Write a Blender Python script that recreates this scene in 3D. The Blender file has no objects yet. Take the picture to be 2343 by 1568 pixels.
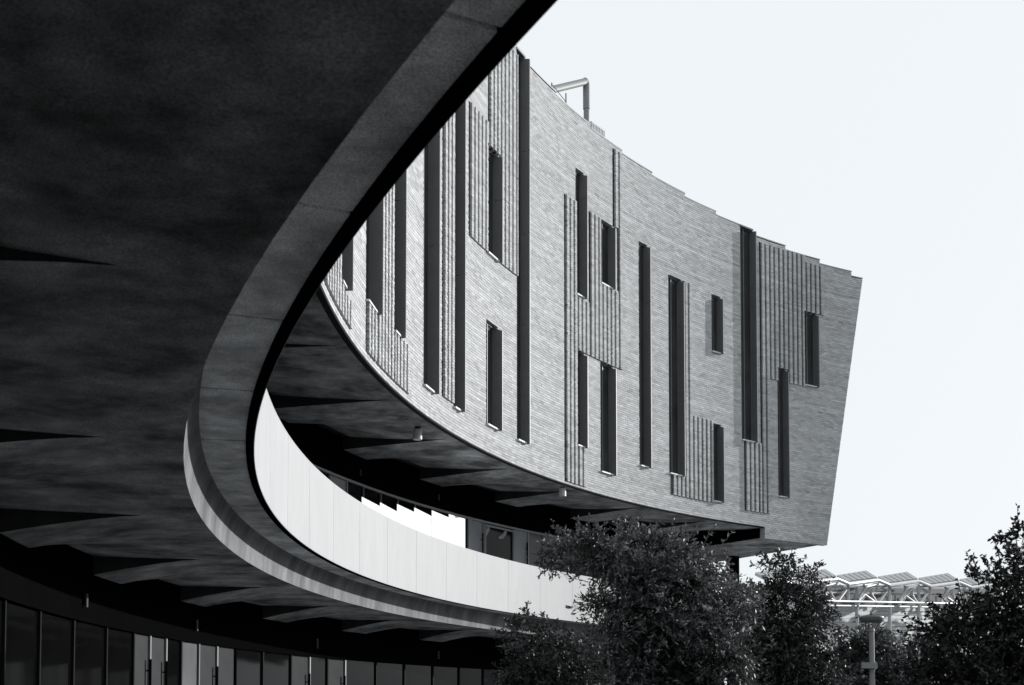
import bpy, math, random
import numpy as np
from mathutils import Matrix, Vector

random.seed(7)
rng = np.random.default_rng(7)
scene = bpy.context.scene
COL = scene.collection
R = math.radians

# ------------------------------------------------------------------ camera
W0 = 2343.0                       # measuring grid of the photograph (pixels across)
FPX, HOR, PIT = 2701.9, 1624.7, R(2.5)
CPX = HOR - FPX * math.tan(PIT)   # principal row
cam = bpy.data.cameras.new('camera')
cam.sensor_width = 36.0
cam.lens = 36.0 * FPX / W0
cam.shift_y = (CPX - 783.95) / W0
cam.clip_end = 3000
cam.dof.use_dof = True
cam.dof.focus_distance = 38.0
cam.dof.aperture_fstop = 3.2
camo = bpy.data.objects.new('camera', cam)
camo.location = (0, 0, 1.6)
camo.rotation_euler = (math.pi / 2 + PIT, 0, 0)
COL.objects.link(camo)
scene.camera = camo

# ------------------------------------------------------------------ sky and sun
SUN_AZ, SUN_EL = R(31.0), R(14.5)          # azimuth counted from +X towards +Y
world = bpy.data.worlds.new('World'); scene.world = world
world.use_nodes = True
wn = world.node_tree.nodes; wl = world.node_tree.links
for n in list(wn): wn.remove(n)
wo = wn.new('ShaderNodeOutputWorld'); bg = wn.new('ShaderNodeBackground')
sky = wn.new('ShaderNodeTexSky'); sky.sky_type = 'NISHITA'; sky.sun_disc = False
sky.sun_elevation = SUN_EL
sky.sun_rotation = math.pi / 2 - SUN_AZ
sky.dust_density = 4.0
hs = wn.new('ShaderNodeHueSaturation'); hs.inputs['Saturation'].default_value = 0.06
wl.new(sky.outputs[0], hs.inputs['Color'])
mx = wn.new('ShaderNodeMix'); mx.data_type = 'RGBA'       # thick white haze over the clear sky
mx.inputs['Factor'].default_value = 0.93
wl.new(hs.outputs[0], mx.inputs['A'])
mx.inputs['B'].default_value = (9.05, 9.55, 9.85, 1)
wl.new(mx.outputs['Result'], bg.inputs['Color'])
bg.inputs['Strength'].default_value = 0.1
wl.new(bg.outputs[0], wo.inputs[0])

sun = bpy.data.lights.new('sun', 'SUN'); sun.energy = 5.0; sun.angle = R(0.6)
sun.color = (1.0, 0.985, 0.965)
suno = bpy.data.objects.new('sun', sun)
sd = Vector((math.cos(SUN_EL) * math.cos(SUN_AZ), math.cos(SUN_EL) * math.sin(SUN_AZ), math.sin(SUN_EL)))
suno.rotation_euler = sd.to_track_quat('Z', 'Y').to_euler()
suno.location = sd * 200
COL.objects.link(suno)
scene.view_settings.view_transform = 'Standard'
scene.view_settings.look = 'None'
scene.view_settings.exposure = 0.0
scene.view_settings.gamma = 1.0

scene.cycles.max_bounces = 6
scene.cycles.diffuse_bounces = 4
scene.cycles.transmission_bounces = 2
scene.cycles.sample_clamp_indirect = 4.0

# ------------------------------------------------------------------ materials
def grey(v, cool=0.03):
    return (v * (1 - cool), v, v * (1 + cool), 1)

def new_mat(name):
    m = bpy.data.materials.new(name); m.use_nodes = True
    nt = m.node_tree
    for n in list(nt.nodes): nt.nodes.remove(n)
    out = nt.nodes.new('ShaderNodeOutputMaterial')
    b = nt.nodes.new('ShaderNodeBsdfPrincipled')
    nt.links.new(b.outputs[0], out.inputs[0])
    return m, nt, b

def add_noise(nt, scale, detail=4, rough=0.6, stretch=None, coord='Object'):
    if coord == 'World':
        src = nt.nodes.new('ShaderNodeNewGeometry').outputs['Position']
    else:
        src = nt.nodes.new('ShaderNodeTexCoord').outputs[coord]
    if stretch:
        mp = nt.nodes.new('ShaderNodeMapping'); mp.inputs['Scale'].default_value = stretch
        nt.links.new(src, mp.inputs['Vector']); src = mp.outputs[0]
    nz = nt.nodes.new('ShaderNodeTexNoise')
    nz.inputs['Scale'].default_value = scale; nz.inputs['Detail'].default_value = detail
    nz.inputs['Roughness'].default_value = rough
    nt.links.new(src, nz.inputs['Vector'])
    return nz.outputs['Fac']

def maprange(nt, fac, a, b, lo, hi):
    m = nt.nodes.new('ShaderNodeMapRange')
    m.inputs['From Min'].default_value = a; m.inputs['From Max'].default_value = b
    m.inputs['To Min'].default_value = lo; m.inputs['To Max'].default_value = hi
    nt.links.new(fac, m.inputs['Value'])
    return m.outputs[0]

def mul(nt, a, b):
    m = nt.nodes.new('ShaderNodeMath'); m.operation = 'MULTIPLY'
    nt.links.new(a, m.inputs[0])
    if isinstance(b, (int, float)): m.inputs[1].default_value = b
    else: nt.links.new(b, m.inputs[1])
    return m.outputs[0]

def tint(nt, val, bsdf, cool=0.03):
    c = nt.nodes.new('ShaderNodeCombineColor')
    nt.links.new(mul(nt, val, 1 - cool), c.inputs[0]); nt.links.new(val, c.inputs[1])
    nt.links.new(mul(nt, val, 1 + cool), c.inputs[2])
    nt.links.new(c.outputs[0], bsdf.inputs['Base Color'])

def bump(nt, fac, bsdf, strength, dist=0.01):
    b = nt.nodes.new('ShaderNodeBump'); b.inputs['Strength'].default_value = strength
    b.inputs['Distance'].default_value = dist
    nt.links.new(fac, b.inputs['Height']); nt.links.new(b.outputs[0], bsdf.inputs['Normal'])

def concrete(name, v, stain=(0.55, 1.35), streak=None, grain=0.25, rough=0.85, coord='Object', big=0.5, cool=0.03, medk=0.15, span=0.2):
    m, nt, b = new_mat(name)
    big_n = add_noise(nt, big, 5, 0.62, streak, coord)
    med = add_noise(nt, 3.2, 5, 0.6, streak, coord)
    fine = add_noise(nt, 70, 2, 0.7, None, coord)
    k = maprange(nt, big_n, 0.5 - span, 0.5 + span, stain[0], stain[1])
    k = mul(nt, k, maprange(nt, med, 0.3, 0.7, 1 - medk, 1 + medk))
    k = mul(nt, k, maprange(nt, fine, 0.3, 0.7, 1 - grain, 1 + grain))
    tint(nt, mul(nt, k, v), b, cool)
    b.inputs['Roughness'].default_value = rough
    bump(nt, fine, b, 0.25, 0.006)
    return m

def plain(name, v, rough=0.6, metal=0.0, grain=0.12, cool=0.03, spec=0.5, big=1.5):
    m, nt, b = new_mat(name)
    fine = add_noise(nt, 60, 2, 0.7); lo = add_noise(nt, big, 4, 0.6)
    k = mul(nt, maprange(nt, fine, 0.3, 0.7, 1 - grain, 1 + grain), maprange(nt, lo, 0.3, 0.7, 0.9, 1.1))
    tint(nt, mul(nt, k, v), b, cool)
    b.inputs['Roughness'].default_value = rough; b.inputs['Metallic'].default_value = metal
    b.inputs['Specular IOR Level'].default_value = spec
    return m

def tone_mat(name, lo, hi, rough=0.85, grain=0.2, cool=0.02, spec=0.3):
    m, nt, b = new_mat(name)
    at = nt.nodes.new('ShaderNodeAttribute'); at.attribute_name = 'tone'
    fine = add_noise(nt, 45, 3, 0.7)
    k = mul(nt, maprange(nt, at.outputs['Fac'], 0, 1, lo, hi), maprange(nt, fine, 0.3, 0.7, 1 - grain, 1 + grain))
    tint(nt, k, b, cool)
    b.inputs['Roughness'].default_value = rough; b.inputs['Specular IOR Level'].default_value = spec
    bump(nt, fine, b, 0.3, 0.006)
    return m

def leaf_mat(name, lo, hi, trans=0.3):
    m = bpy.data.materials.new(name); m.use_nodes = True
    nt = m.node_tree
    for n in list(nt.nodes): nt.nodes.remove(n)
    out = nt.nodes.new('ShaderNodeOutputMaterial')
    b = nt.nodes.new('ShaderNodeBsdfPrincipled')
    tr = nt.nodes.new('ShaderNodeBsdfTranslucent'); ms = nt.nodes.new('ShaderNodeMixShader')
    at = nt.nodes.new('ShaderNodeAttribute'); at.attribute_name = 'tone'
    k = maprange(nt, at.outputs['Fac'], 0, 1, lo, hi)
    tint(nt, k, b, 0.02)
    tr.inputs['Color'].default_value = grey((lo + hi) * 0.35)
    b.inputs['Roughness'].default_value = 0.5; b.inputs['Specular IOR Level'].default_value = 0.25
    ms.inputs[0].default_value = trans
    nt.links.new(b.outputs[0], ms.inputs[1]); nt.links.new(tr.outputs[0], ms.inputs[2])
    nt.links.new(ms.outputs[0], out.inputs[0])
    return m

M = {}
M['brick'] = tone_mat('pale_brick', 0.27, 0.59, grain=0.12)
M['mortar'] = concrete('mortar', 0.31, (0.8, 1.2), None, 0.3)
M['backing'] = concrete('groove_backing', 0.03, (0.8, 1.2), None, 0.2)
M['soffit'] = concrete('board_marked_concrete', 0.32, (0.3, 1.65), None, 0.6, big=0.85, medk=0.3, span=0.15, coord='World')
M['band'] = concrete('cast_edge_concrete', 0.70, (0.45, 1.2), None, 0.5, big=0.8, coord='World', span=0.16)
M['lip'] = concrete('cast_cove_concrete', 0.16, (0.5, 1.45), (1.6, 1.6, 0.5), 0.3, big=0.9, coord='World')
M['white'] = concrete('white_parapet_panel', 0.385, (0.95, 1.03), (1.0, 1.0, 0.3), 0.04, 0.7, big=1.2, cool=0.02, medk=0.03, coord='World')
M['riser'] = concrete('shade_painted_fold', 0.035, (0.6, 1.4), None, 0.3)  # same concrete as the soffit, darkened to paint in shade on fold sides
M['black'] = plain('black_metal', 0.0035, 0.9, 0.0, 0.3, spec=0.0)
M['groove_shade'] = plain('painted_groove_shade', 0.03, 0.8, 0.0, 0.3, spec=0.1)
M['fin'] = plain('dark_anodised_fin', 0.11, 0.5, 0.0, 0.25, spec=0.35)
M['fin_dark'] = plain('painted_edge_shade', 0.012, 0.8, spec=0.1)
M['frame'] = plain('grey_window_frame', 0.14, 0.45, 0.0, 0.15)
M['rail'] = plain('pale_head_rail', 0.26, 0.5, 0.0, 0.15)
M['door'] = plain('shade_toned_door', 0.06, 0.9, 0.0, 0.25, spec=0.02)  # darkened so the sunlit lower doors look shaded
M['upper_door'] = plain('shade_lifted_door', 0.30, 0.8, 0.0, 0.2, spec=0.1)  # same door paint, lightened to offset the shade on the upper level
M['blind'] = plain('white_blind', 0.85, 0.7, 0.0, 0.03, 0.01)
M['sill'] = plain('pale_sill', 0.62, 0.6)
M['coping'] = plain('pale_coping', 0.30, 0.5)
M['pipe'] = plain('galvanised_pipe', 0.24, 0.6, 0.0)
M['lamp'] = plain('lamp_housing', 0.5, 0.4)
M['strip'] = plain('dull_lamp_tube', 0.06, 0.6)
M['post'] = plain('grey_post', 0.24, 0.6, 0.0, 0.25)
M['steel'] = plain('white_painted_steel', 0.5, 0.5)
M['solar'] = plain('solar_glass', 0.13, 0.25, 0.0, 0.3)
M['cladding'] = plain('pale_ribbed_cladding', 0.5, 0.6)
M['screen'] = plain('grey_mesh_screen', 0.10, 0.8, 0, 0.35, big=6)
M['bark'] = concrete('bark', 0.09, (0.5, 1.5), (1, 1, 0.2), 0.4, big=3)
M['leaf_fine'] = leaf_mat('fine_leaves', 0.010, 0.40, 0.12)
M['leaf_dark'] = leaf_mat('dark_leaves', 0.008, 0.12, 0.15)
M['leaf_broad'] = leaf_mat('broad_leaves', 0.012, 0.055, 0.15)
M['floor'] = concrete('pale_bounce_layer', 0.55, (0.9, 1.1), None, 0.1)
M['ground'] = concrete('court_paving', 0.022, (0.8, 1.2), None, 0.25, big=0.2)
M['paving'] = concrete('pale_paving', 0.14, (0.8, 1.2), None, 0.2, big=0.3)
M['damper'] = concrete('bounce_damping_ground', 0.015, (0.7, 1.3), None, 0.3, big=0.5)
M['lawn'] = concrete('lawn_ground', 0.15, (0.7, 1.3), None, 0.35, big=0.4)

def glass(name, v, rough):
    m, nt, b = new_mat(name)
    n = add_noise(nt, 0.6, 2)
    tint(nt, maprange(nt, n, 0.3, 0.7, v * 0.7, v * 1.3), b)
    b.inputs['Roughness'].default_value = rough
    b.inputs['Specular IOR Level'].default_value = 0.08
    bump(nt, n, b, 0.15, 0.02)
    return m
M['glass'] = glass('dark_glass', 0.004, 0.06)
M['window_glass'] = glass('window_glass', 0.045, 0.15)
M['grey_glass'] = glass('pale_backed_glass', 0.13, 0.1)

# ------------------------------------------------------------------ helpers
def link(o, parent=None):
    COL.objects.link(o)
    if parent is not None: o.parent = parent
    return o

def mesh(verts, faces, mat, name='mesh', smooth=False):
    me = bpy.data.meshes.new(name)
    me.from_pydata([tuple(v) for v in verts], [], [tuple(f) for f in faces])
    me.materials.append(mat if not isinstance(mat, str) else M[mat])
    if smooth: me.shade_smooth()
    me.update()
    return me

def obj(name, me, parent=None, loc=None, rz=None):
    o = bpy.data.objects.new(name, me)
    if loc is not None: o.location = loc
    if rz is not None: o.rotation_euler.z = rz
    return link(o, parent)

def tag(o, label, cat, group=None, kind=None):
    o['label'] = label; o['category'] = cat
    if group: o['group'] = group
    if kind: o['kind'] = kind
    return o

def empty(name, loc=(0, 0, 0), rz=0):
    o = bpy.data.objects.new(name, None); o.location = loc; o.rotation_euler.z = rz
    o.empty_display_size = 0.3
    return link(o)

class MB:
    def __init__(s): s.v = []; s.f = []
    def box(s, x0, x1, y0, y1, z0, z1):
        i = len(s.v)
        s.v += [(x0, y0, z0), (x1, y0, z0), (x1, y1, z0), (x0, y1, z0), (x0, y0, z1), (x1, y0, z1), (x1, y1, z1), (x0, y1, z1)]
        s.f += [(i, i+3, i+2, i+1), (i+4, i+5, i+6, i+7), (i, i+1, i+5, i+4), (i+1, i+2, i+6, i+5), (i+2, i+3, i+7, i+6), (i+3, i, i+4, i+7)]
        return s
    def hexa(s, p):                      # 8 corners, bottom ring then top ring
        i = len(s.v); s.v += [tuple(q) for q in p]
        s.f += [(i, i+3, i+2, i+1), (i+4, i+5, i+6, i+7), (i, i+1, i+5, i+4), (i+1, i+2, i+6, i+5), (i+2, i+3, i+7, i+6), (i+3, i, i+4, i+7)]
        return s
    def tube(s, a, b, ra, rb=None, n=8, cap=True):
        a = Vector(a); b = Vector(b); rb = ra if rb is None else rb
        d = (b - a).normalized()
        u = d.orthogonal().normalized(); w = d.cross(u)
        i = len(s.v)
        for p, r in ((a, ra), (b, rb)):
            for k in range(n):
                t = 2 * math.pi * k / n
                s.v.append(tuple(p + (u * math.cos(t) + w * math.sin(t)) * r))
        for k in range(n):
            j = (k + 1) % n
            s.f.append((i + k, i + j, i + n + j, i + n + k))
        if cap:
            s.f.append(tuple(i + k for k in range(n))[::-1]); s.f.append(tuple(i + n + k for k in range(n)))
        return s
    def path(s, pts, radii, n=8):
        for k in range(len(pts) - 1):
            s.tube(pts[k], pts[k+1], radii[k], radii[k+1], n, True)
        return s
    def arc(s, r0, r1, a0, a1, z0, z1, step=0.9):   # annular sector box, angles in degrees
        n = max(1, int(math.ceil(abs(a1 - a0) / step)))
        i = len(s.v)
        for k in range(n + 1):
            a = R(a0 + (a1 - a0) * k / n); c, t = math.cos(a), math.sin(a)
            s.v += [(r0*c, r0*t, z0), (r1*c, r1*t, z0), (r1*c, r1*t, z1), (r0*c, r0*t, z1)]
        for k in range(n):
            p = i + 4 * k; q = p + 4
            for e in range(4):
                g = (e + 1) % 4
                s.f.append((p + e, q + e, q + g, p + g))
        s.f.append((i, i+1, i+2, i+3)); e = i + 4 * n; s.f.append((e+3, e+2, e+1, e))
        return s
    def me(s, mat, name='mesh', smooth=False): return mesh(s.v, s.f, mat, name, smooth)

def ray(x, y):
    X = (x - 1171.5) / FPX; U = (CPX - y) / FPX
    return Vector((X, math.cos(PIT) - U * math.sin(PIT), math.sin(PIT) + U * math.cos(PIT)))
def at(x, y, Y):
    d = ray(x, y); t = Y / d.y
    return Vector((d.x * t, Y, 1.6 + d.z * t))

# ------------------------------------------------------------------ ground
CX, CY = 34.534, 23.693           # centre of the round court
g = MB(); g.box(-900, 900, -900, 900, -0.3, -0.02)
o = obj('ground', g.me('ground')); o['kind'] = 'structure'
n = 72; RC = 36.5
v = [(CX, CY, 0.004)] + [(CX + RC*math.cos(2*math.pi*k/n), CY + RC*math.sin(2*math.pi*k/n), 0.004) for k in range(n)]
o = obj('lawn', mesh(v, [(0, 1 + k, 1 + (k+1) % n) for k in range(n)], 'lawn')); o['kind'] = 'structure'
p = MB(); p.arc(36.5, 42.5, 116, 200, -0.05, 0.012, 2)
o = obj('pavement', p.me('paving'), None, (CX, CY, 0)); o['kind'] = 'structure'
p = MB(); p.arc(36.5, 42.5, 200.02, 240, -0.05, 0.012, 2)
o = obj('path', p.me('ground'), None, (CX, CY, 0)); o['kind'] = 'structure'  # unseen ring kept dark here to cut bounce light, pale beyond
n = 40
v = [(12.5, 2, 0.03)] + [(12.5 + 12.5*math.cos(2*math.pi*k/n)*(1 + .08*math.sin(3*k)), 2 + 15*math.sin(2*math.pi*k/n), 0.03) for k in range(n)]
o = obj('bounce_damper', mesh(v, [(0, 1 + k, 1 + (k+1) % n) for k in range(n)], 'damper')); o['kind'] = 'structure'  # unseen dark patch added to cut bounce light on the near soffit

# ------------------------------------------------------------------ ring building
B = empty('ring_building', (CX, CY, 0))
tag(B, 'curved brick building with slit windows raised over a white walkway parapet', 'building')
RB = 38.35                        # brick face
ZB = 10.10                        # bottom of the brick
A0, A1 = 116.2, 192.0             # brick built stone by stone in this arc
A_BACK = 238.0
def phi_end(z): return 120.2 - (z - 9.52) * 0.283

TOPS = [(A_BACK, 153.66, 25.10), (153.66, 148.95, 24.85), (148.95, 145.0, 24.72), (145.0, 141.47, 24.60), (141.47, 138.13, 24.47), (138.13, 134.57, 24.33),
        (134.57, 131.25, 24.17), (131.25, 128.0, 24.01), (128.0, 124.03, 23.77), (124.03, 120.57, 23.57), (120.57, 117.43, 23.37), (117.43, 116.36, 23.14)]
def ztop(ph):
    for a, b, z in TOPS:
        if b <= ph <= a: return z
    return 23.14

DEG = 180 / math.pi / RB          # degrees per metre of arc
# windows: left jamb angle, sill, head, width, depth of the projecting fin's joints
WN, WW = 0.54, 0.88
WIN = [(157.28, 16.76, 20.45, WW), (153.66, 10.96, 24.93, 0.64), (161.37, 10.95, 22.6, 0.50), (165.24, 10.90, 23.0, WW), (169.25, 11.65, 21.6, 0.50),
       (173.20, 11.55, 21.2, 0.95), (177.34, 11.0, 20.4, 0.50), (157.32, 10.96, 14.53, WW), (146.80, 17.56, 22.54, 0.58), (144.03, 18.59, 21.19, WW),
       (146.75, 11.75, 15.41, 0.53), (144.03, 11.02, 15.38, WW), (139.69, 11.70, 21.18, 0.57), (136.48, 11.75, 20.34, WW), (131.84, 17.68, 20.25, 0.57),
       (131.86, 10.94, 14.46, 0.57), (128.76, 14.00, 23.95, WW), (122.30, 17.18, 20.79, 0.80), (125.03, 11.59, 17.71, 0.54), (181.6, 11.3, 21.0, WW), (185.3, 10.96, 17.0, WN)]
FT = 0.05                         # fin thickness
def snap(z): return ZB + round((z - ZB) / 0.09) * 0.09
WIN = [(a, snap(b), snap(c), w) for a, b, c, w in WIN]
# vertical grooves cut in the brick: angle, bottom, top
PITCH = 0.457; GW = 0.13
GR = []
def grooves(a, nn, z0, z1):
    for k in range(nn): GR.append((a - k * PITCH, z0, z1))
grooves(159.50, 5, 16.75, 21.2)
grooves(157.14, 3, 20.45, 24.7); grooves(155.77, 5, 16.75, 24.7)
grooves(162.82, 4, 10.96, 22.6)
grooves(173.2, 3, 10.28, 11.5); grooves(171.72, 6, 10.28, 21.3); grooves(169.1, 4, 10.28, 11.6)
grooves(182.6, 2, 10.28, 21); grooves(180.2, 7, 10.28, 20.0); grooves(177.0, 3, 10.28, 10.95)
grooves(148.12, 3, 10.22, 21.2); grooves(146.70, 2, 10.22, 11.7); grooves(146.75, 3, 15.42, 17.5)
grooves(145.30, 3, 15.42, 21.2); grooves(143.93, 3, 15.42, 18.55)
GR += [(142.56, 15.42, 18.55), (142.56, 21.2, 24.45), (142.08, 15.42, 24.45)]
GR += [(134.93, 10.84, 20.34), (134.5, 10.84, 20.34)]
grooves(136.28, 3, 10.84, 11.7); grooves(134.03, 5, 10.84, 14.47)
grooves(126.80, 2, 10.7, 23.5); grooves(125.88, 2, 17.15, 23.5); grooves(124.93, 2, 17.75, 23.5); grooves(124.0, 4, 17.15, 23.5); grooves(122.15, 4, 20.8, 23.2)
grooves(128.53, 4, 10.7, 13.95)

def blocks_at(z0, z1):
    zc = (z0 + z1) / 2; out = []
    for ph, zb, zt, w in WIN:
        if zb - 0.03 < zc < zt: out.append((ph - (w + FT) * DEG, ph))
    for ph, a, b in GR:
        if a < zc < b: out.append((ph - GW * DEG, ph))
    return sorted(out)

COURSE, JOINT, BL = 0.09, 0.011, 0.29
step = (BL + 0.005) * DEG
bricks = []                       # (phi_lo, phi_hi, z, tone)
mort = MB()
ncourse = int((25.10 - ZB) / COURSE)
for k in range(ncourse):
    z0 = ZB + k * COURSE; z1 = z0 + COURSE
    lo = max(A0 - 0.5, phi_end(z0))
    # where the wall top is lower than this course the course stops
    while lo < A1 and ztop(lo) < z1 - 0.001: lo += 0.05
    segs = []; cur = lo
    for a, b in blocks_at(z0, z1):
        if b <= cur: continue
        if a > cur: segs.append((cur, a))
        cur = max(cur, b)
    if cur < A1: segs.append((cur, A1))
    zc_ = (z0 + z1) / 2
    act = [ph for ph, a, b in GR if a < zc_ < b]
    cuts = sorted(ph - PITCH for ph in act)
    ns_ = []
    for a, b in segs:
        p_ = a
        for c_ in cuts:
            if a + 0.04 < c_ < b - 0.04: ns_.append((p_, c_)); p_ = c_
        ns_.append((p_, b))
    segs = ns_
    off = (0.5 if k % 2 else 0.0) * step + rng.uniform(-0.04, 0.04) * step
    ct = rng.normal(0, 0.09)
    for a, b in segs:
        if b - a < 0.02: continue
        mid = (a + b) / 2
        rib = 0.065 if any(ph - PITCH - 0.02 < mid < ph for ph in act) and b - a < PITCH + 0.05 else 0.0
        n_ = max(1, int((b - a) / 1.0)); i = len(mort.v)
        for q in range(n_ + 1):
            t = R(a + (b - a) * q / n_); r_ = RB + 0.014 - rib
            mort.v += [(r_ * math.cos(t), r_ * math.sin(t), z0), (r_ * math.cos(t), r_ * math.sin(t), z1)]
        for q in range(n_): mort.f.append((i + 2*q, i + 2*q + 1, i + 2*q + 3, i + 2*q + 2))
        j = math.floor((a - off) / step)
        while True:
            p0 = off + j * step; p1 = p0 + step - 0.005 * DEG
            j += 1
            if p0 >= b: break
            full = p0 >= a and p1 <= b
            p0 = max(p0, a); p1 = min(p1, b)
            if p1 - p0 < 0.03 * DEG: continue
            tone = float(np.clip(0.55 + ct + rng.normal(0, 0.14), 0, 1))
            bricks.append((p0, p1, z0 + JOINT / 2, tone, full and rib == 0, rib))
# the nearest bricks in view are pieces of their own
def bdist(b):
    t = R((b[0] + b[1]) / 2)
    return math.hypot(CX + RB * math.cos(t), CY + RB * math.sin(t)) + 0.4 * (b[2] - ZB)
cand = sorted([i for i, b in enumerate(bricks) if b[4] and b[1] < 180.3], key=lambda i: bdist(bricks[i]))[:300]
cset = set(cand)
BH = COURSE - JOINT; BD = 0.22
N = len(bricks) - len(cset)
V = np.zeros((N, 8, 3)); T = np.zeros((N, 8))
i = 0
for q, (p0, p1, z, tone, full, rib) in enumerate(bricks):
    if q in cset: continue
    f = RB - rib + rng.normal(0, 0.002); a, b = R(p0), R(p1)
    ca, sa, cb, sb = math.cos(a), math.sin(a), math.cos(b), math.sin(b); g_ = RB + BD
    V[i] = [(f*ca, f*sa, z), (f*cb, f*sb, z), (f*cb, f*sb, z+BH), (f*ca, f*sa, z+BH), (g_*ca, g_*sa, z), (g_*cb, g_*sb, z), (g_*cb, g_*sb, z+BH), (g_*ca, g_*sa, z+BH)]
    T[i] = tone; i += 1
FQ = np.array([(0, 3, 2, 1), (0, 1, 5, 4), (1, 2, 6, 5), (2, 3, 7, 6), (3, 0, 4, 7)])
def quad_mesh(name, verts, faces, mat, tone=None):
    me = bpy.data.meshes.new(name)
    verts = np.asarray(verts, dtype=np.float32).reshape(-1, 3); faces = np.asarray(faces, dtype=np.int32).reshape(-1, 4)
    me.vertices.add(len(verts)); me.vertices.foreach_set('co', verts.ravel())
    me.loops.add(faces.size); me.loops.foreach_set('vertex_index', faces.ravel())
    me.polygons.add(len(faces)); me.polygons.foreach_set('loop_start', np.arange(0, faces.size, 4, dtype=np.int32))
    if tone is not None:
        at_ = me.attributes.new('tone', 'FLOAT', 'POINT'); at_.data.foreach_set('value', np.asarray(tone, dtype=np.float32).ravel())
    me.materials.append(M[mat]); me.update(calc_edges=True); me.validate(); me.shade_flat()
    return me
faces = (np.arange(N)[:, None, None] * 8 + FQ[None]).reshape(-1, 4)
o = obj('brickwork', quad_mesh('brickwork', V, faces, 'brick', T), B); o['kind'] = 'stuff'
# one shared brick in a few tones
bmes = []
for tn in (0.3, 0.45, 0.55, 0.65, 0.85):
    h = BL / 2
    me = MB().box(RB, RB + BD, -h, h, 0, BH).me('brick', 'brick')
    at_ = me.attributes.new('tone', 'FLOAT', 'POINT'); at_.data.foreach_set('value', [tn] * len(me.vertices)); bmes.append((tn, me))
for q in cand:
    p0, p1, z, tone, full, rib = bricks[q]
    me = min(bmes, key=lambda t: abs(t[0] - tone))[1]
    o = obj('brick', me, B, (0, 0, z), R((p0 + p1) / 2))
obj('mortar_joints', mort.me('mortar'), B)
for ph, a, b in GR:               # dark strip in each groove, painting in the shade of the recess
    h = GW / 2 - 0.002
    obj('groove_shade_strip', MB().box(RB + 0.02, RB + 0.215, -h, h, a + 0.01, b - 0.01).me('groove_shade'), B, None, R(ph - GW * DEG / 2))

# backing wall behind the brick, sheared to the raked end
def sheet_wall(r0, r1, a_hi, zlo, name, mat, nseg=90, off=0.0):
    v = []; f = []
    for k in range(nseg + 1):
        for (r, top) in ((r0, 0), (r1, 0), (r1, 1), (r0, 1)):
            e = phi_end(zlo) + off
            ph = e + (a_hi - e) * k / nseg
            z = zlo
            if top:
                e2 = phi_end(23.1) + off
                ph2 = e2 + (a_hi - e2) * k / nseg
                z = ztop(ph2) - 0.14; ph = ph2
            t = R(ph); v.append((r*math.cos(t), r*math.sin(t), z))
    for k in range(nseg):
        p = 4*k; q = p + 4
        for e in range(4):
            g_ = (e + 1) % 4; f.append((p+e, q+e, q+g_, p+g_))
    f.append((0, 1, 2, 3)); e = 4*nseg; f.append((e+3, e+2, e+1, e))
    return obj(name, mesh(v, f, mat, name), B)
sheet_wall(RB + 0.221, 50.0, A_BACK, ZB + 0.32, 'backing_wall', 'backing', 120, 0.05)
# lower brick band at the raked end
v = []
tip = MB()
for k in range(6):
    z0 = ZB - (k + 1) * COURSE
    a = phi_end(z0); b = 126.45
    p = a + (0.5 if k % 2 else 0) * step
    tip.arc(RB, RB + 0.3, a, p, z0 + JOINT/2, z0 + COURSE - JOINT/2) if p - a > 0.05 else None
    while p < b:
        e = min(p + step - 0.011 * DEG, b)
        if e - p > 0.05: tip.arc(RB + random.uniform(-.004, .004), RB + 0.3, p, e, z0 + JOINT/2, z0 + COURSE - JOINT/2)
        p += step
me = tip.me('brick', 'brickwork_low'); at_ = me.attributes.new('tone', 'FLOAT', 'POINT')
at_.data.foreach_set('value', np.repeat(np.clip(rng.normal(0.5, 0.17, len(me.vertices) // 8 + 1), 0, 1), 8)[:len(me.vertices)].astype(np.float32))
o = obj('brickwork', me, B); o['kind'] = 'stuff'
obj('mortar_joints', MB().arc(RB + 0.014, RB + 0.29, 120.35, 126.44, ZB - 0.53, ZB - 0.005).me('mortar'), B)
obj('end_soffit', MB().arc(RB + 0.05, 49.5, 120.4, 126.4, 9.60, 10.6).me('soffit'), B)
obj('painted_shadow_gap', MB().arc(RB + 0.3, 49.4, 126.41, 126.48, 9.62, 10.5).me('black'), B)  # black sheet standing in for the dark of the shadow gap

# copings
GAPS = ((153.66, 152.62), (128.78, 127.38))
pieces = []
for a, b, z in TOPS:
    cuts = [(a, b)]
    for g0, g1 in GAPS:
        nc = []
        for p_, q_ in cuts:
            if g1 < p_ and g0 > q_:
                if p_ > g0: nc.append((p_, g0))
                if q_ < g1: nc.append((g1, q_))
            else: nc.append((p_, q_))
        cuts = nc
    pieces += [(p_, q_, z) for p_, q_ in cuts if p_ - q_ > 0.1]
for a, b, z in pieces:
    obj('coping', MB().arc(RB - 0.012, RB + 0.5, b + 0.005, a - 0.005, z - 0.04, z + 0.005).me('coping'), B)
obj('roof', MB().arc(RB + 0.5, 50.0, 116.6, A_BACK, 22.6, 22.9, 2).me('mortar'), B)
# plain wall that carries on above the walkway, out of the picture
obj('brick_wall', MB().arc(RB, RB + 0.2, A1 + 0.03, A_BACK, ZB, 24.78).me('mortar'), B)

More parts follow.
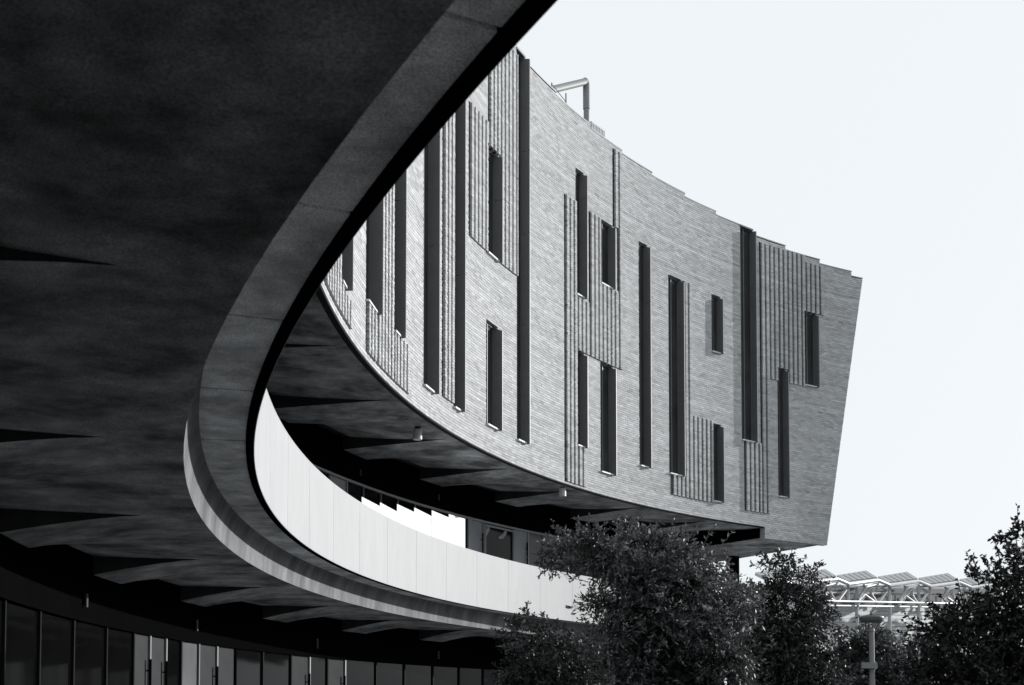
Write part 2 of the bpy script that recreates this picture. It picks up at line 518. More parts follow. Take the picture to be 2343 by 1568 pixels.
# windows
for ph, zb, zt, w in WIN:
    wd = MB()
    roof = zt > 23.3
    wd.box(RB + 0.17, RB + 0.19, -w, -0.004, zb, zt)
    win = obj('window', wd.me('window_glass' if w > 0.6 else 'window_glass'), B, (0, 0, 0), R(ph))
    fr = MB()
    for y in (-0.045, -w * 0.40, -w + 0.005):
        fr.box(RB + 0.12, RB + 0.172, y - 0.035, y, zb, zt)
    fr.box(RB + 0.12, RB + 0.17, -w + 0.01, -0.085, zt - 0.06, zt)
    obj('frame', fr.me('frame' if w > 0.6 and ph < 140 else 'fin'), win)
    joints = [z for z in (14.62, 17.9, 20.9) if zb + 1.2 < z + (ph * 7 % 1.0) < zt - 1.0]
    zs = [zb - 0.04] + [z + (ph * 7 % 1.0) for z in joints] + [zt]
    for a, b in zip(zs[:-1], zs[1:]):
        last = b == zt
        d = 0.2; t0 = -w - FT; t1 = -w
        b2 = b - 0.016 if not last else b
        bo = b2 - (0.16 if last and not roof else (0.12 if last else 0.0))
        f = MB().hexa([(RB - d, t0, a), (RB + 0.19, t0, a), (RB + 0.19, t1, a), (RB - d, t1, a),
                       (RB - d, t0, bo), (RB + 0.19, t0, b2), (RB + 0.19, t1, b2), (RB - d, t1, bo)])
        obj('fin', f.me('fin'), win)
    obj('sill', MB().box(RB - 0.09, RB + 0.168, -w + 0.003, -0.003, zb - 0.03, zb + 0.02).me('sill'), win)
    if roof:
        obj('roof_flashing', MB().box(RB - 0.02, RB + 0.4, -w - 0.05, 0.0, zt - 0.02, zt + 0.05).me('fin'), win)

# --------------------------------------------------------------- folded concrete soffits
PER = 7.2; EDGE0 = 153.25; RW = 42.5
def bay_mesh(r_in, rt, z_edge, dlow, drec, name):
    # u runs away from the arris (angle falling); profile at the wall, easing in from the edge
    prof = [(0.0, dlow), (1.1, dlow), (2.2, dlow), (3.5, (dlow + drec) / 2), (4.8, drec), (6.0, drec), (7.2, drec)]
    rows = [r_in, rt] + [rt + (RW + 0.02 - rt) * q / 6 for q in range(1, 7)]
    def s_(r): return max(0.0, (r - rt) / (RW + 0.02 - rt)) ** 1.35
    v = []; f = []; n = len(rows)
    for u, d in prof:
        t = R(-u)
        for r in rows: v.append((r*math.cos(t), r*math.sin(t), z_edge + d * s_(r)))
    for k in range(len(prof) - 1):
        for j in range(n - 1):
            p = n*k + j; f.append((p, p + 1, p + n + 1, p + n))
    nb = len(f)
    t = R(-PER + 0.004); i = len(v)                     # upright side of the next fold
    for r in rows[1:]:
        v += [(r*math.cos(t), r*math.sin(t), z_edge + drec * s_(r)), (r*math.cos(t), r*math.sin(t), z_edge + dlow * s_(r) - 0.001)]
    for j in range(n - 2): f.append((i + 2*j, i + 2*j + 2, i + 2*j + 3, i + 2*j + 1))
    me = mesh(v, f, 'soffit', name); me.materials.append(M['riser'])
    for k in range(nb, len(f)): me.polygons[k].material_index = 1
    return me
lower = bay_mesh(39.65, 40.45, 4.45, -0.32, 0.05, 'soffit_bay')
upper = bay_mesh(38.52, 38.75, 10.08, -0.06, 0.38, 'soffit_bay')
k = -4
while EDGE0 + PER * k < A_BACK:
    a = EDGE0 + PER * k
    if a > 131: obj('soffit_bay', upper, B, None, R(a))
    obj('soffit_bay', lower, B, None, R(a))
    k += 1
obj('edge_shade_strip', MB().arc(RB + 0.02, 38.52, 126.5, A_BACK, 10.06, 10.3).me('fin_dark'), B)  # dark strip standing in for the shadow under the brick edge

# walkway slab, its lip, edge panels and white parapet
R0, R1, R2 = 38.82, 38.93, 39.65
GE = 119.5
obj('walkway_slab', MB().arc(R1 + 0.02, RW + 0.5, GE, A_BACK, 5.075, 5.45, 1.2).me('band'), B)
obj('added_bounce_layer', MB().arc(R0 + 0.1, RW - 0.02, GE, A_BACK, 5.452, 5.5, 1.2).me('floor'), B)  # unseen pale layer added to bounce light onto the upper soffit
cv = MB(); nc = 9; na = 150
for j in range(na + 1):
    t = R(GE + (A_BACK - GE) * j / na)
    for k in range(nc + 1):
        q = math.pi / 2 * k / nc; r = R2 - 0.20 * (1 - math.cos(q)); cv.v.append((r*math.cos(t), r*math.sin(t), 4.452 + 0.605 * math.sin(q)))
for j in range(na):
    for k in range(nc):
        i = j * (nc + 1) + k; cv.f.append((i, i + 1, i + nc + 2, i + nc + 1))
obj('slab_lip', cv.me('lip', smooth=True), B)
obj('drip_edge', MB().arc(R0 + 0.012, R1, GE, A_BACK, 5.0, 5.20).me('black'), B)
bandp = MB().arc(R1 + 0.002, R2 - 0.004, -3.6 + 0.075, 0, 5.046, 5.074, 0.6).me('band')
parap = MB().arc(R0, R0 + 0.09, -3.6 + 0.018, 0, 5.012, 6.85, 0.6).me('white')
a = EDGE0 - 3.6 * 9
while a < A_BACK:
    if a - 3.6 > GE - 1:
        obj('edge_panel', bandp, B, None, R(a)); obj('parapet_panel', parap, B, None, R(a))
    a += 3.6

# --------------------------------------------------------------- inner walls with glazing
def wall_panel(name, a, b, z0, z1, mat, thick=0.06, r=RW):
    am = (a + b) / 2; h = r * math.tan(R(abs(a - b) / 2)) - 0.004
    o = obj(name, MB().box(r, r + thick, -h, h, z0, z1).me(mat), B, None, R(am))
    return o, h
def handle(o, h, side, z0, z1, mat='black'):
    y = side * (h - 0.14)
    m = MB().box(RW - 0.11, RW - 0.07, y - 0.028, y + 0.028, z0, z1)
    for z in (z0 + 0.25, z1 - 0.25): m.box(RW - 0.075, RW + 0.01, y - 0.015, y + 0.015, z - 0.015, z + 0.015)
    obj('handle', m.me(mat), o)
def mullion(o, h, z0, z1, mat):
    obj('frame', MB().box(RW - 0.05, RW + 0.02, -h - 0.03, -h + 0.035, z0, z1).me(mat), o)
ZL, ZU0, ZU = 3.22, 5.5, 9.05
low = []
x = A_BACK
while x > 181: low.append((x, x - 2.6, 'glass')); x -= 2.6
low += [(x, 178.6, 'glass'), (178.6, 177.27, 'door'), (177.27, 175.92, 'door'), (175.92, 174.64, 'glass'), (174.64, 173.13, 'grey_glass'), (173.13, 171.55, 'door'),
        (171.55, 169.93, 'grey'), (169.93, 167.5, 'glass'), (167.5, 164.96, 'glass'), (164.96, 163.3, 'door'), (163.3, 161.67, 'glass'), (161.67, 160.05, 'door'),
        (160.05, 157.16, 'glass'), (157.16, 154.52, 'glass'), (154.52, 151.85, 'glass'), (151.85, 149.38, 'glass'), (149.38, 147.1, 'glass'), (147.1, 145.65, 'door')]
x = 145.65
while x > 129: low.append((x, x - 2.6, 'glass')); x -= 2.6
def build_wall(items, z0, z1, h0, h1):
    for a, b, kind in items:
        if kind == 'door':
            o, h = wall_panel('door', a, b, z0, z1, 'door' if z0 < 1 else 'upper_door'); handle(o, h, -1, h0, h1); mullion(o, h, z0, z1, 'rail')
        elif kind == 'grey':
            o, h = wall_panel('wall_panel', a, b, z0, z1, 'door'); mullion(o, h, z0, z1, 'black')
        elif kind == 'grey_glass':
            o, h = wall_panel('pane', a, b, z0, z1, 'grey_glass'); mullion(o, h, z0, z1, 'frame')
        else:
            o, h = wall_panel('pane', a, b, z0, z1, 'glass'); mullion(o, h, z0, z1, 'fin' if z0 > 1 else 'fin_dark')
build_wall(low, 0.0, ZL, 0.9, 2.7)
up = []
x = A_BACK
while x > 165: up.append((x, x - 2.6, 'glass')); x -= 2.6
up += [(x, 161.63, 'glass'), (161.63, 160.0, 'door'), (160.0, 158.47, 'glass')]
bl = [158.47, 156.84, 155.24, 153.63, 151.98, 150.32, 148.62]
up += [(p, q, 'glass') for p, q in zip(bl[:-1], bl[1:])]
up += [(148.33, 147.1, 'door'), (147.1, 144.2, 'glass'), (144.2, 142.85, 'door'), (142.85, 141.45, 'grey_glass'), (141.45, 139, 'grey_glass'), (139, 136.5, 'glass'), (136.5, 134, 'grey_glass'), (134, 131.5, 'glass'), (131.5, 129, 'grey_glass')]
build_wall(up, ZU0, ZU, 6.3, 8.6)
obj('frame', MB().box(RW - 0.06, RW + 0.05, -0.11, 0.11, ZU0, ZU).me('rail'), B, None, R(148.47))
for p, q in ((147.02, 144.25),):          # bright surround of the glazed door
    am = (p + q) / 2; h = RW * math.tan(R((p - q) / 2))
    obj('door_surround', MB().box(RW - .08, RW, -h, -h + .06, ZU0, ZU - .12).box(RW - .08, RW, h - .06, h, ZU0, ZU - .12).box(RW - .08, RW, -h, h, ZU - .12, ZU - .05).me('rail'), B, None, R(am))
for nme, z in (('head_rail', ZL), ('head_rail', ZU)):
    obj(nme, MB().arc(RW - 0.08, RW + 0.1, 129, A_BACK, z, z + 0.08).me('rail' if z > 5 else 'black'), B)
obj('spandrel', MB().arc(RW - 0.05, RW + 0.2, 129, A_BACK, ZL + 0.082, 4.7).me('black'), B)
obj('spandrel', MB().arc(RW - 0.05, RW + 0.2, 129, A_BACK, ZU + 0.082, 10.7).me('black'), B)
obj('rear_wall', MB().arc(RW + 0.3, 49.8, 129, A_BACK, 0.0, 10.3, 2).me('backing'), B)
def cyl(x, y, r):
    d = ray(x, y); a_ = d.x**2 + d.y**2; b_ = -(d.x*CX + d.y*CY); c_ = CX**2 + CY**2 - r*r
    t = (-b_ + math.sqrt(b_*b_ - a_*c_)) / a_
    return (d.x*t - CX, d.y*t - CY, 1.6 + d.z*t)
# white sun screens standing inside the walkway, their tops cut on a slant
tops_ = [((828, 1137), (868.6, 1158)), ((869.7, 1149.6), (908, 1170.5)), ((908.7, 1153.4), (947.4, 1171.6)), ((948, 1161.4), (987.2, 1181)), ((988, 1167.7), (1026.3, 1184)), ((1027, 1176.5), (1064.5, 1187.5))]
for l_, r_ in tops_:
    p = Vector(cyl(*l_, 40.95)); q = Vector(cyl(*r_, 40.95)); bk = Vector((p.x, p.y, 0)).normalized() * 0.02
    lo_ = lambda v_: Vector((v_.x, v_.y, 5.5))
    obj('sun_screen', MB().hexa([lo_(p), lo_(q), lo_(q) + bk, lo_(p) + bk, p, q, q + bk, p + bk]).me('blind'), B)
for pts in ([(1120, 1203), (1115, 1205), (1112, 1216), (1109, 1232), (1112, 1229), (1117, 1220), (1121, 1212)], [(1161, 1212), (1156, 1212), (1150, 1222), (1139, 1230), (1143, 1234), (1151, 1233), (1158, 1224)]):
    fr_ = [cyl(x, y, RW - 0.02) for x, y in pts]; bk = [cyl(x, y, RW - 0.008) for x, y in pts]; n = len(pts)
    obj('reflection_patch', mesh(fr_ + bk, [tuple(range(n)), tuple(range(2*n - 1, n - 1, -1))] + [(k, (k+1) % n, n + (k+1) % n, n + k) for k in range(n)], 'rail'), B)  # pale shapes modelled on the door glass as painted reflections

# round column under the raked end
d = ray(1677, 1290); a_ = d.x**2 + d.y**2; b_ = -(d.x*CX + d.y*CY); c_ = CX**2 + CY**2 - 44.2**2
t = (-b_ + math.sqrt(b_*b_ - a_*c_)) / a_
pc = Vector((d.x*t - CX, d.y*t - CY, 0))
obj('column', MB().tube((pc.x, pc.y, 0), (pc.x, pc.y, 9.62), 0.33, None, 24).me('black'), B)

# --------------------------------------------------------------- small fixtures
def polar(r, ph, z): return Vector((CX + r*math.cos(R(ph)), CY + r*math.sin(R(ph)), z))
def drum_lamp(ph, r, label):
    e = empty('ceiling_lamp', polar(r, ph, 10.08)); tag(e, label, 'lamp', 'drum lamps under the upper soffit')
    obj('housing', MB().tube((0, 0, -0.36), (0, 0, -0.05), 0.135, None, 20).me('lamp', smooth=False), e)
    obj('mount', MB().tube((0, 0, -0.05), (0, 0, 0.02), 0.08, None, 12).me('black'), e)
drum_lamp(162.9, 39.1, 'pale drum lamp under the brick overhang, nearer the concrete canopy')
drum_lamp(147.3, 38.75, 'pale drum lamp under the brick overhang, above the tree')
def strip_lamp(ph, z0, z1, label):
    p_ = polar(RW - 0.06, ph, z0)
    e = empty('wall_lamp', p_, R(ph)); tag(e, label, 'lamp', 'slim lamps on the black bands')
    obj('tube', MB().tube((-0.05, 0, 0), (-0.05, 0, z1 - z0), 0.032, None, 10).me('strip'), e)
    obj('bracket', MB().box(-0.03, 0.02, -0.02, 0.02, 0.05, z1 - z0 - 0.05).me('black'), e)
strip_lamp(182.86, 3.48, 3.73, 'slim lamp on black band, leftmost above the ground floor glass')
strip_lamp(173.63, 3.50, 3.77, 'slim lamp on black band above the leftmost pale doors')
strip_lamp(162.87, 3.49, 3.79, 'slim lamp on black band above the middle pale doors')
strip_lamp(151.55, 3.50, 3.79, 'slim lamp on black band nearest the low tree')
strip_lamp(158.97, 9.38, 9.57, 'slim lamp on upper black band above the white blinds, left one')
strip_lamp(151.55, 9.43, 9.66, 'slim lamp on upper black band above the white blinds, right one')

# roof pipe, aerials and tank
def roofp(x, y, r=39.6):
    d = ray(x, y); a_ = d.x**2 + d.y**2; b_ = -(d.x*CX + d.y*CY); c_ = CX**2 + CY**2 - r*r
    t = (-b_ + math.sqrt(b_*b_ - a_*c_)) / a_
    return Vector((d.x*t, d.y*t, 1.6 + d.z*t))
def z4(a, b): return ((1900 + .287*a) * W0/4096, (150 + .287*b) * W0/4096)
p0 = roofp(*z4(1105, 722)); p1 = roofp(*z4(1520, 622)); p2 = roofp(*z4(1552, 660)); p3 = roofp(*z4(1555, 1000))
base = Vector((p3.x, p3.y, 22.9))
e = empty('roof_pipe', base); tag(e, 'bent grey vent pipe standing on the brick building roof', 'pipe')
obj('riser', MB().tube((0, 0, 0), p3 - base, 0.125, None, 16).tube(p3 - base, p2 - base, 0.145, None, 16).me('pipe'), e)
obj('elbow', MB().path([p2 - base, p2 - base + (p1 - p2) * 0.45 + Vector((0, 0, 0.10)), p1 - base], [0.145, 0.145, 0.14], 16).me('pipe'), e)
obj('arm', MB().tube(p1 - base, p0 - base + (p0 - p1) * 0.6, 0.14, None, 16).me('pipe'), e)
for (a, b, h_, lab) in ((1268, 780, 0.55, 'thin forked aerial on the roof under the bent pipe'), (1070, 635, 0.5, 'thin aerial on the roof left of the bent pipe')):
    tp = roofp(*z4(a, b), 39.2)
    e = empty('aerial', (tp.x, tp.y, 22.9)); tag(e, lab, 'aerial')
    obj('mast', MB().tube((0, 0, 0), (0, 0, tp.z - 22.9), 0.03, None, 8).me('pipe'), e)
    tv = polar(39.2, 147.5, 0) - polar(39.2, 146, 0); tv.normalize()
    obj('stay', MB().tube((0, 0, tp.z - 22.9 - 0.35), tv * 1.1 + Vector((0, 0, tp.z - 22.9 - 0.1)), 0.015, None, 6).me('pipe'), e)
q0 = roofp(*z4(1625, 1165), 39.3); q1 = roofp(*z4(1815, 1275), 39.3)
e = empty('roof_unit', (q0.x, q0.y, 22.9)); tag(e, 'pale ribbed unit behind the roof edge beside the pipe', 'roof unit')
dv = (q1 - q0); dv.z = 0; L = dv.length; e.rotation_euler.z = math.atan2(dv.y, dv.x)
obj('casing', MB().box(0, L, 0, 0.8, 0, q0.z - 22.9).me('cladding'), e)
rb = MB()
for k in range(9): rb.box(L*(k+.3)/9, L*(k+.6)/9, -0.02, 0, 0.1, q0.z - 22.95)
obj('ribs', rb.me('steel'), e)

# --------------------------------------------------------------- distant steel canopy with solar roof
def zc(a, b): return ((3200 + .2988*a) * W0/4096, (2250 + .2988*b) * W0/4096)
YC = 95.0
org = at(*zc(1190, 700), YC); org.z = 0
can = empty('truss_canopy', org)
tag(can, 'white steel truss canopy with sawtooth solar roof in the distance', 'canopy')
def L_(a, b, Y=YC): return at(*zc(a, b), Y + (a - 1190) * 0.009) - org
def bar(name, a, b, rad, mat='steel', Y=YC, Y2=None):
    obj(name, MB().tube(L_(*a, Y), L_(*b, Y2 or Y), rad, None, 8).me(mat), can)
for k in range(-2, 4):
    s = 547 * k; dy = 16 * k
    # tilted solar field: front edge on the zigzag beam, back edge higher and behind
    f0 = L_(640 + s, 285 + dy); f1 = L_(1035 + s, 232 + dy); b0 = L_(490 + s, 207 + dy, YC + 6); b1 = L_(890 + s, 140 + dy, YC + 6)
    up_ = Vector((0, 0, 0.12))
    obj('solar_panel_bed', MB().hexa([f0, f1, b1, b0, f0 + up_, f1 + up_, b1 + up_, b0 + up_]).me('cladding'), can)
    for j in range(6):
        u0 = (j + 0.06) / 6; u1 = (j + 0.90) / 6
        q = [f0.lerp(f1, u0), f0.lerp(f1, u1), b0.lerp(b1, u1), b0.lerp(b1, u0)]
        up2 = up_ + Vector((0, -0.05, 0.09)); up1 = up_ + Vector((0, -0.01, 0.02))
        obj('solar_panel', MB().hexa([x_ + up1 for x_ in q] + [x_ + up2 for x_ in q]).me('solar'), can)
    # underside field further back
    f2 = L_(690 + s, 330 + dy, YC + 8); f3 = L_(860 + s, 315 + dy, YC + 8); b2 = L_(800 + s, 375 + dy, YC + 14); b3 = L_(900 + s, 372 + dy, YC + 14)
    # zigzag eaves beam
    bar('eaves_beam', (640 + s, 292 + dy), (1040 + s, 238 + dy), 0.15); bar('eaves_beam', (1040 + s, 238 + dy), (1187 + s, 300 + dy), 0.15)
    bar('purlin', (1400 + s - 547, 325 + dy - 16), (1590 + s - 547, 300 + dy - 16), 0.12, 'steel', YC + 3)
    for (a, b) in (((1030, 300), (1030, 390)), ((1190, 300), (1190, 540)), ((960, 330), (780, 515)), ((880, 320), (780, 500)), ((930, 380), (1030, 545)),
                   ((1160, 390), (1060, 530)), ((1080, 325), (1165, 385)), ((1440, 330), (1320, 600)), ((1010, 300), (880, 330)), ((850, 420), (1000, 530))):
        bar('strut', (a[0] + s, a[1] + dy), (b[0] + s, b[1] + dy), 0.10, 'steel', YC + 1.5)
    for (a, b) in (((900, 400), (820, 520)), ((1480, 345), (1570, 600)), ((1130, 400), (1180, 520)), ((1270, 430), (1280, 520))):
        bar('strut', (a[0] + s, a[1] + dy), (b[0] + s, b[1] + dy), 0.09, 'steel', YC + 5)
for (a, b, r_, Y) in (((-600, 500), (2600, 560), 0.09, YC + 1.5), ((-600, 565), (2600, 610), 0.09, YC + 4), ((-600, 400), (2600, 430), 0.10, YC + 8), ((-600, 318), (2600, 325), 0.10, YC + 6)):
    bar('chord', a, b, r_, 'steel', Y)
for xx in (-420, 130, 760, 1200, 1590, 2200):
    bar('post', (xx, 330), (xx, 1700), 0.15, 'steel', YC + 2)
for k in range(14):
    yy = 640 + k * 52
    a, b = L_(-700, yy, YC + 9), L_(2700, yy + 20, YC + 9)
    obj('louvre', MB().hexa([a, b, b + Vector((0, .5, 0)), a + Vector((0, .5, 0)), a + Vector((0, 0, .30)), b + Vector((0, 0, .30)), b + Vector((0, .5, .27)), a + Vector((0, .5, .27))]).me('cladding'), can)
a, b = L_(-700, 330, YC + 11), L_(2700, 350, YC + 11)
obj('rear_screen', MB().hexa([Vector((a.x, a.y, 0)), Vector((b.x, b.y, 0)), Vector((b.x, b.y + .3, 0)), Vector((a.x, a.y + .3, 0)), a, b, b + Vector((0, .3, 0)), a + Vector((0, .3, 0))]).me('screen'), can)

# --------------------------------------------------------------- street lamp
YL = 36.0
hp = at(1994, 1417, YL); bp = Vector((hp.x, hp.y, 0))
e = empty('street_lamp', bp); tag(e, 'disc headed street lamp on a grey post between the trees', 'street lamp')
hz = hp.z
obj('pole', MB().tube((0, 0, 0), (0, 0, hz - 0.36), 0.09, 0.075, 16).tube((0, 0, hz - 0.37), (0, 0, hz - 0.27), 0.10, 0.07, 16).me('post'), e)
dsc = MB(); ns = 28
prof = [(0.0, 0.11), (0.30, 0.10), (0.36, 0.07), (0.375, 0.03), (0.355, -0.05), (0.31, -0.09), (0.10, -0.10), (0.0, -0.10)]
for r_, z_ in prof:
    for k in range(ns): dsc.v.append((max(r_, .001)*math.cos(2*math.pi*k/ns), max(r_, .001)*math.sin(2*math.pi*k/ns), hz + z_))
for j in range(len(prof) - 1):
    for k in range(ns):
        dsc.f.append((j*ns + k, (j+1)*ns + k, (j+1)*ns + (k+1) % ns, j*ns + (k+1) % ns))
obj('lamp_disc', dsc.me('fin'), e)
for k in range(4):
    t = math.pi/4 + k*math.pi/2
    obj('arm', MB().tube((0.05*math.cos(t), 0.05*math.sin(t), hz - 0.3), (0.20*math.cos(t), 0.20*math.sin(t), hz - 0.09), 0.014, None, 8).me('post'), e)
bz = at(1990, 1523, YL).z
obj('bracket_box', MB().box(-0.36, 0.12, -0.16, -0.085, bz - 0.09, bz + 0.09).me('post'), e)
obj('clamp', MB().tube((0, 0, bz - 0.11), (0, 0, bz + 0.11), 0.115, None, 16).me('post'), e)

# --------------------------------------------------------------- trees
def leaves_mesh(name, P, D, Nn, Ln, Wd, mat, tone):
    Wv = np.cross(D, Nn); Wv /= np.linalg.norm(Wv, axis=1)[:, None] + 1e-9
    a = P; b = P + D*Ln[:, None]*0.5 + Wv*Wd[:, None]*0.5; c = P + D*Ln[:, None]; d_ = P + D*Ln[:, None]*0.5 - Wv*Wd[:, None]*0.5
    V = np.stack([a, b, c, d_], 1); F = np.arange(len(P)*4).reshape(-1, 4)
    return quad_mesh(name, V, F, mat, np.repeat(tone, 4))
def unit(v): return v / (np.linalg.norm(v, axis=-1, keepdims=True) + 1e-9)

def make_tree(name, label, group, Y, clumps, leaf, mat, twigs_per, leaves_per, base_px, droop=0.25, shoots=(), flat=0.9, twig_len=0.55, sprays=9, spray_len=(0.35, 0.75)):
    """clumps: (x, y, radius) on the measuring grid at depth Y (+ own jitter)."""
    base = at(base_px, HOR - 20, Y); base.z = 0
    root = empty(name, base); tag(root, label, 'tree', group)
    sc = Y / FPX
    cen = []; rad = []
    for x, y, r_ in clumps:
        dy = random.uniform(-0.7, 0.7) * (0.6 + 18 * sc)
        c = at(x, y, Y + dy) - base; cen.append(np.array(c)); rad.append(r_ * sc * 1.0)
    cen = np.array(cen); rad = np.array(rad)
    # trunk and limbs
    wood = MB(); top = np.array([np.mean(cen[:, 0]) * 0.5, np.mean(cen[:, 1]), max(1.0, np.min(cen[:, 2]) * 0.9)])
    wood.path([(0, 0, -0.1), (top[0]*.4 + .05, top[1]*.4, top[2]*.5), tuple(top)], [0.13, 0.10, 0.085], 9)
    obj('trunk', wood.me('bark'), root)
    limb = MB()
    order = np.argsort(np.linalg.norm(cen - top, axis=1)); placed = [(top, 0.07)]
    for i in order:
        c = cen[i]
        j = min(range(len(placed)), key=lambda q: np.linalg.norm(placed[q][0] - c) + (0.5 if placed[q][0][2] > c[2] + .2 else 0))
        p, pr = placed[j]; r2 = max(0.012, pr * 0.72)
        m_ = (p + c) / 2 + rng.normal(0, 0.06, 3)
        limb.path([tuple(p), tuple(m_), tuple(c)], [pr, (pr + r2)/2, r2], 6)
        placed.append((c, r2))
    P = []; D = []; TN = []; twig = MB()
    for c, r_ in zip(cen, rad):
        nt_ = max(8, int(2.2 * twigs_per * (r_ / 0.5) ** 2))
        dirs = unit(rng.normal(0, 1, (nt_, 3)) * [1, 1, 0.9] + [0, 0, 0.25])
        st = c + dirs * (r_ * rng.uniform(0.05, 0.75, nt_))[:, None] * [1, 1, flat]
        ln = rng.uniform(0.5, 1.0, nt_) * min(twig_len, r_ * 0.75)
        ct = rng.normal(0, 0.2)
        for q in range(nt_):
            d0 = unit(dirs[q] + rng.normal(0, 0.5, 3))
            nl = max(4, int(leaves_per * ln[q] / twig_len * rng.uniform(.7, 1.2)))
            t = np.linspace(0.08, 1, nl)[:, None]
            pts = st[q] + d0 * t * ln[q] + np.array([0, 0, -1]) * (droop * ln[q] * t**2)
            side = unit(np.cross(d0, rng.normal(0, 1, 3)))
            sgn = np.where(np.arange(nl) % 2 == 0, 1.0, -1.0)[:, None]
            dd = unit(d0 * 0.7 + side * sgn * 0.9 + rng.normal(0, 0.35, (nl, 3)) + np.array([0, 0, -droop]))
            P.append(pts); D.append(dd); TN.append(np.clip(0.36 + ct + rng.normal(0, 0.2) + rng.normal(0, 0.16, nl), 0, 1))
            if q % 6 == 0: twig.tube(tuple(st[q]), tuple(pts[-1]), 0.006, 0.003, 4, False)
    for c, r_ in zip(cen, rad):                          # small sprays round every clump
        for q in range(sprays):
            d0 = unit(rng.normal(0, 1, 3) * [1, 1, 0.8] + [0, 0, 0.35]); a = c + d0 * r_ * 0.8
            Ls = rng.uniform(*spray_len) * min(twig_len, 1.1 * r_); nl = int(Ls / leaf[0] * 3.5)
            t = np.sort(rng.uniform(0, 1, nl))[:, None]
            pts = a + d0 * t * Ls + np.array([0, 0, -1]) * droop * Ls * t**2
            P.append(pts); D.append(unit(d0 * 0.8 + unit(rng.normal(0, 1, (nl, 3))) * 0.8)); TN.append(np.clip(rng.normal(0.5, 0.18, nl), 0, 1))
            twig.tube(tuple(a), tuple(pts[-1]), 0.006, 0.003, 4, False)
    for (x0, y0, x1, y1) in shoots:                      # long free shoots
        a = np.array(at(x0, y0, Y) - base); b = np.array(at(x1, y1, Y) - base)
        Ls = np.linalg.norm(b - a); nl = int(Ls / leaf[0] * 3.2)
        t = np.sort(rng.uniform(0, 1, nl))[:, None]
        bend = np.array([0, 0, 1]) * 0.12 * Ls
        pts = a + (b - a) * t + bend * (t * (1 - t)); d0 = unit(b - a)
        dd = unit(d0 * 0.7 + unit(rng.normal(0, 1, (nl, 3))) * 0.9)
        P.append(pts); D.append(dd); TN.append(np.clip(rng.normal(0.5, 0.15, nl), 0, 1))
        twig.tube(tuple(a), tuple(b), 0.008, 0.004, 4, False)
    P = np.concatenate(P); D = np.concatenate(D); TN = np.concatenate(TN) ** 1.8
    Nn = unit(rng.normal(0, 1, P.shape) + [0, 0, 0.6])
    k = rng.uniform(0.65, 1.25, len(P))
    crown = obj('crown', leaves_mesh('leaves', P, D, Nn, 1.15*leaf[0]*k, 1.2*leaf[1]*k, mat, TN), root)
    obj('limbs', limb.me('bark'), root); obj('twigs', twig.me('bark'), crown)['kind'] = 'stuff'
    return len(P)

TG = 'trees in front of the building'
tot = 0
A_ = [(1440, 1228, 38), (1352, 1243, 42), (1292, 1262, 42), (1265, 1292, 24), (1500, 1248, 42), (1560, 1252, 42), (1598, 1296, 38), (1400, 1290, 62), (1475, 1330, 72), (1560, 1335, 74),
      (1640, 1350, 62), (1372, 1378, 40), (1430, 1395, 62), (1505, 1430, 84), (1600, 1440, 84), (1680, 1415, 52), (1450, 1500, 74), (1550, 1535, 84), (1650, 1525, 80), (1385, 1470, 46), (1700, 1365, 28), (1420, 1570, 70), (1600, 1610, 90), (1500, 1620, 80)]
tot += make_tree('feathery_tree', 'feathery fine leaved tree, largest in front of the white parapet', TG, 22.0, A_, (0.085, 0.030), 'leaf_fine', 80, 24, 1500, 0.4,
          [(1285, 1240, 1262, 1188), (1440, 1215, 1438, 1178), (1350, 1225, 1345, 1205), (1600, 1260, 1640, 1200), (1560, 1240, 1572, 1198), (1500, 1235, 1512, 1195), (1640, 1260, 1680, 1212), (1270, 1290, 1236, 1308), (1390, 1360, 1325, 1390), (1530, 1230, 1545, 1180), (1450, 1200, 1470, 1178), (1300, 1235, 1290, 1205), (1330, 1395, 1300, 1388), (1340, 1330, 1305, 1322), (1420, 1215, 1408, 1185), (1580, 1240, 1600, 1205), (1250, 1300, 1232, 1322)],
          sprays=26, spray_len=(0.5, 1.15))
A2 = [(1205, 1412, 16), (1178, 1445, 32), (1238, 1452, 36), (1205, 1500, 52), (1290, 1490, 46), (1262, 1545, 62), (1165, 1545, 32), (1335, 1545, 56), (1200, 1590, 60), (1350, 1480, 30)]
tot += make_tree('low_tree', 'low dark tree at the bottom, left of the large feathery tree', TG, 19.0, A2, (0.06, 0.026), 'leaf_dark', 95, 24, 1230, 0.3,
          [(1205, 1410, 1208, 1378), (1180, 1430, 1150, 1408), (1240, 1430, 1275, 1420), (1150, 1450, 1128, 1440)], sprays=18, spray_len=(0.4, 1.0))
B_ = [(1760, 1292, 22), (1806, 1290, 26), (1850, 1315, 24), (1785, 1345, 46), (1850, 1365, 42), (1755, 1415, 60), (1845, 1430, 56), (1882, 1390, 26), (1800, 1500, 84), (1885, 1520, 42), (1720, 1490, 52), (1780, 1590, 80), (1870, 1590, 60)]
tot += make_tree('dark_tree', 'dark ragged tree under the raked end of the brick building', TG, 26.0, B_, (0.085, 0.034), 'leaf_dark', 80, 22, 1800, 0.3,
          [(1760, 1290, 1728, 1262), (1806, 1280, 1815, 1252), (1850, 1310, 1880, 1282), (1780, 1280, 1790, 1255), (1740, 1300, 1716, 1290), (1870, 1340, 1905, 1322)], sprays=18, spray_len=(0.4, 1.0))
D_ = [(1990, 1470, 46), (1945, 1505, 50), (2042, 1500, 46), (1985, 1550, 72), (2085, 1545, 56), (1925, 1450, 20), (2100, 1480, 30), (1930, 1580, 60), (2050, 1600, 70), (1980, 1425, 16)]
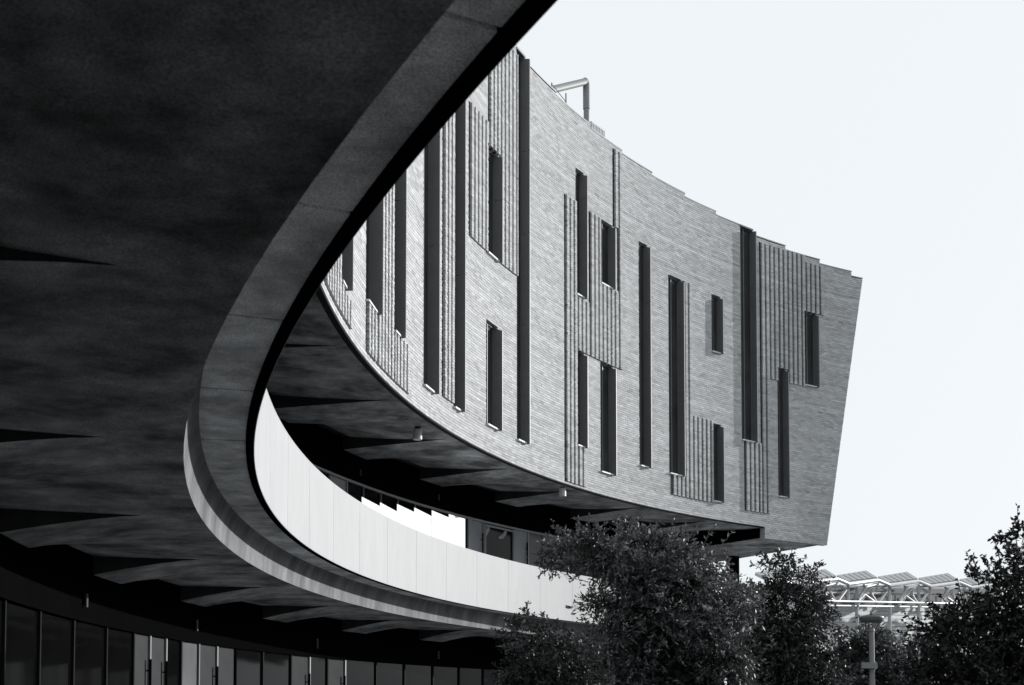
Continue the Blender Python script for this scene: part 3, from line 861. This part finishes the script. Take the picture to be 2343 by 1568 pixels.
tot += make_tree('far_tree', 'grey rounded tree behind the street lamp', TG, 46.0, D_, (0.16, 0.075), 'leaf_fine', 26, 20, 2000, 0.2, twig_len=0.8)
C_ = [(2330, 1215, 14), (2292, 1238, 16), (2338, 1275, 32), (2268, 1310, 20), (2224, 1312, 9), (2322, 1345, 54), (2252, 1375, 36), (2205, 1405, 34), (2158, 1415, 26), (2138, 1452, 32), (2282, 1440, 84), (2180, 1482, 72),
      (2330, 1525, 96), (2205, 1562, 84), (2112, 1530, 34), (2400, 1300, 70), (2410, 1400, 90), (2430, 1510, 90), (2100, 1585, 36), (2390, 1600, 100), (2280, 1620, 90)]
tot += make_tree('broadleaf_tree', 'dark broad leaved tree at the right edge of the picture', TG, 16.0, C_, (0.062, 0.032), 'leaf_broad', 110, 24, 2310, 0.1,
          [(2330, 1230, 2328, 1158), (2290, 1240, 2284, 1215), (2262, 1300, 2248, 1268), (2225, 1310, 2212, 1262), (2290, 1290, 2274, 1228), (2200, 1370, 2190, 1322), (2240, 1340, 2226, 1270), (2340, 1240, 2350, 1180), (2310, 1270, 2300, 1225), (2150, 1390, 2120, 1375), (2180, 1400, 2150, 1360), (2330, 1260, 2316, 1196), (2270, 1330, 2240, 1300)], sprays=16, spray_len=(0.5, 1.2))

# unseen trees added on the sunny side to shade the court
ct_src = None
for k, (x_, y_, h_) in enumerate(((19.5, 17, 6.4), (20.5, 23.5, 6.9), (21.5, 30, 6.6), (23.5, 36.5, 7.0), (26, 43, 7.4), (29, 49.5, 7.8))):
    root = empty('added_shade_tree', (x_, y_, 0), k * 1.3)
    tag(root, 'round crowned tree added out of view to shade the court', 'tree', 'unseen trees added for shade')
    root.scale = (1, 1, h_ / 8.0)
    if ct_src is None:
        n_ = 9000
        dv_ = unit(rng.normal(0, 1, (n_, 3))); rr = rng.uniform(0.3, 1, n_) ** 0.5
        P_ = dv_ * rr[:, None] * [3.3, 3.3, 3.0] * (1 + 0.18 * np.sin(dv_[:, :1] * 7) * np.cos(dv_[:, 1:2] * 6)) + [0, 0, 4.7]
        cm = leaves_mesh('leaves', P_, unit(rng.normal(0, 1, (n_, 3))), unit(rng.normal(0, 1, (n_, 3))), rng.uniform(.25, .42, n_), rng.uniform(.14, .24, n_), 'leaf_dark', rng.uniform(0, 1, n_))
        tm = MB().path([(0, 0, -.1), (.1, 0, 1.6), (0, .1, 4.5)], [.2, .16, .07], 10).me('bark'); ct_src = (cm, tm)
    obj('crown', ct_src[0], root); obj('trunk', ct_src[1], root)
print('leaves', tot, 'bricks', len(bricks))
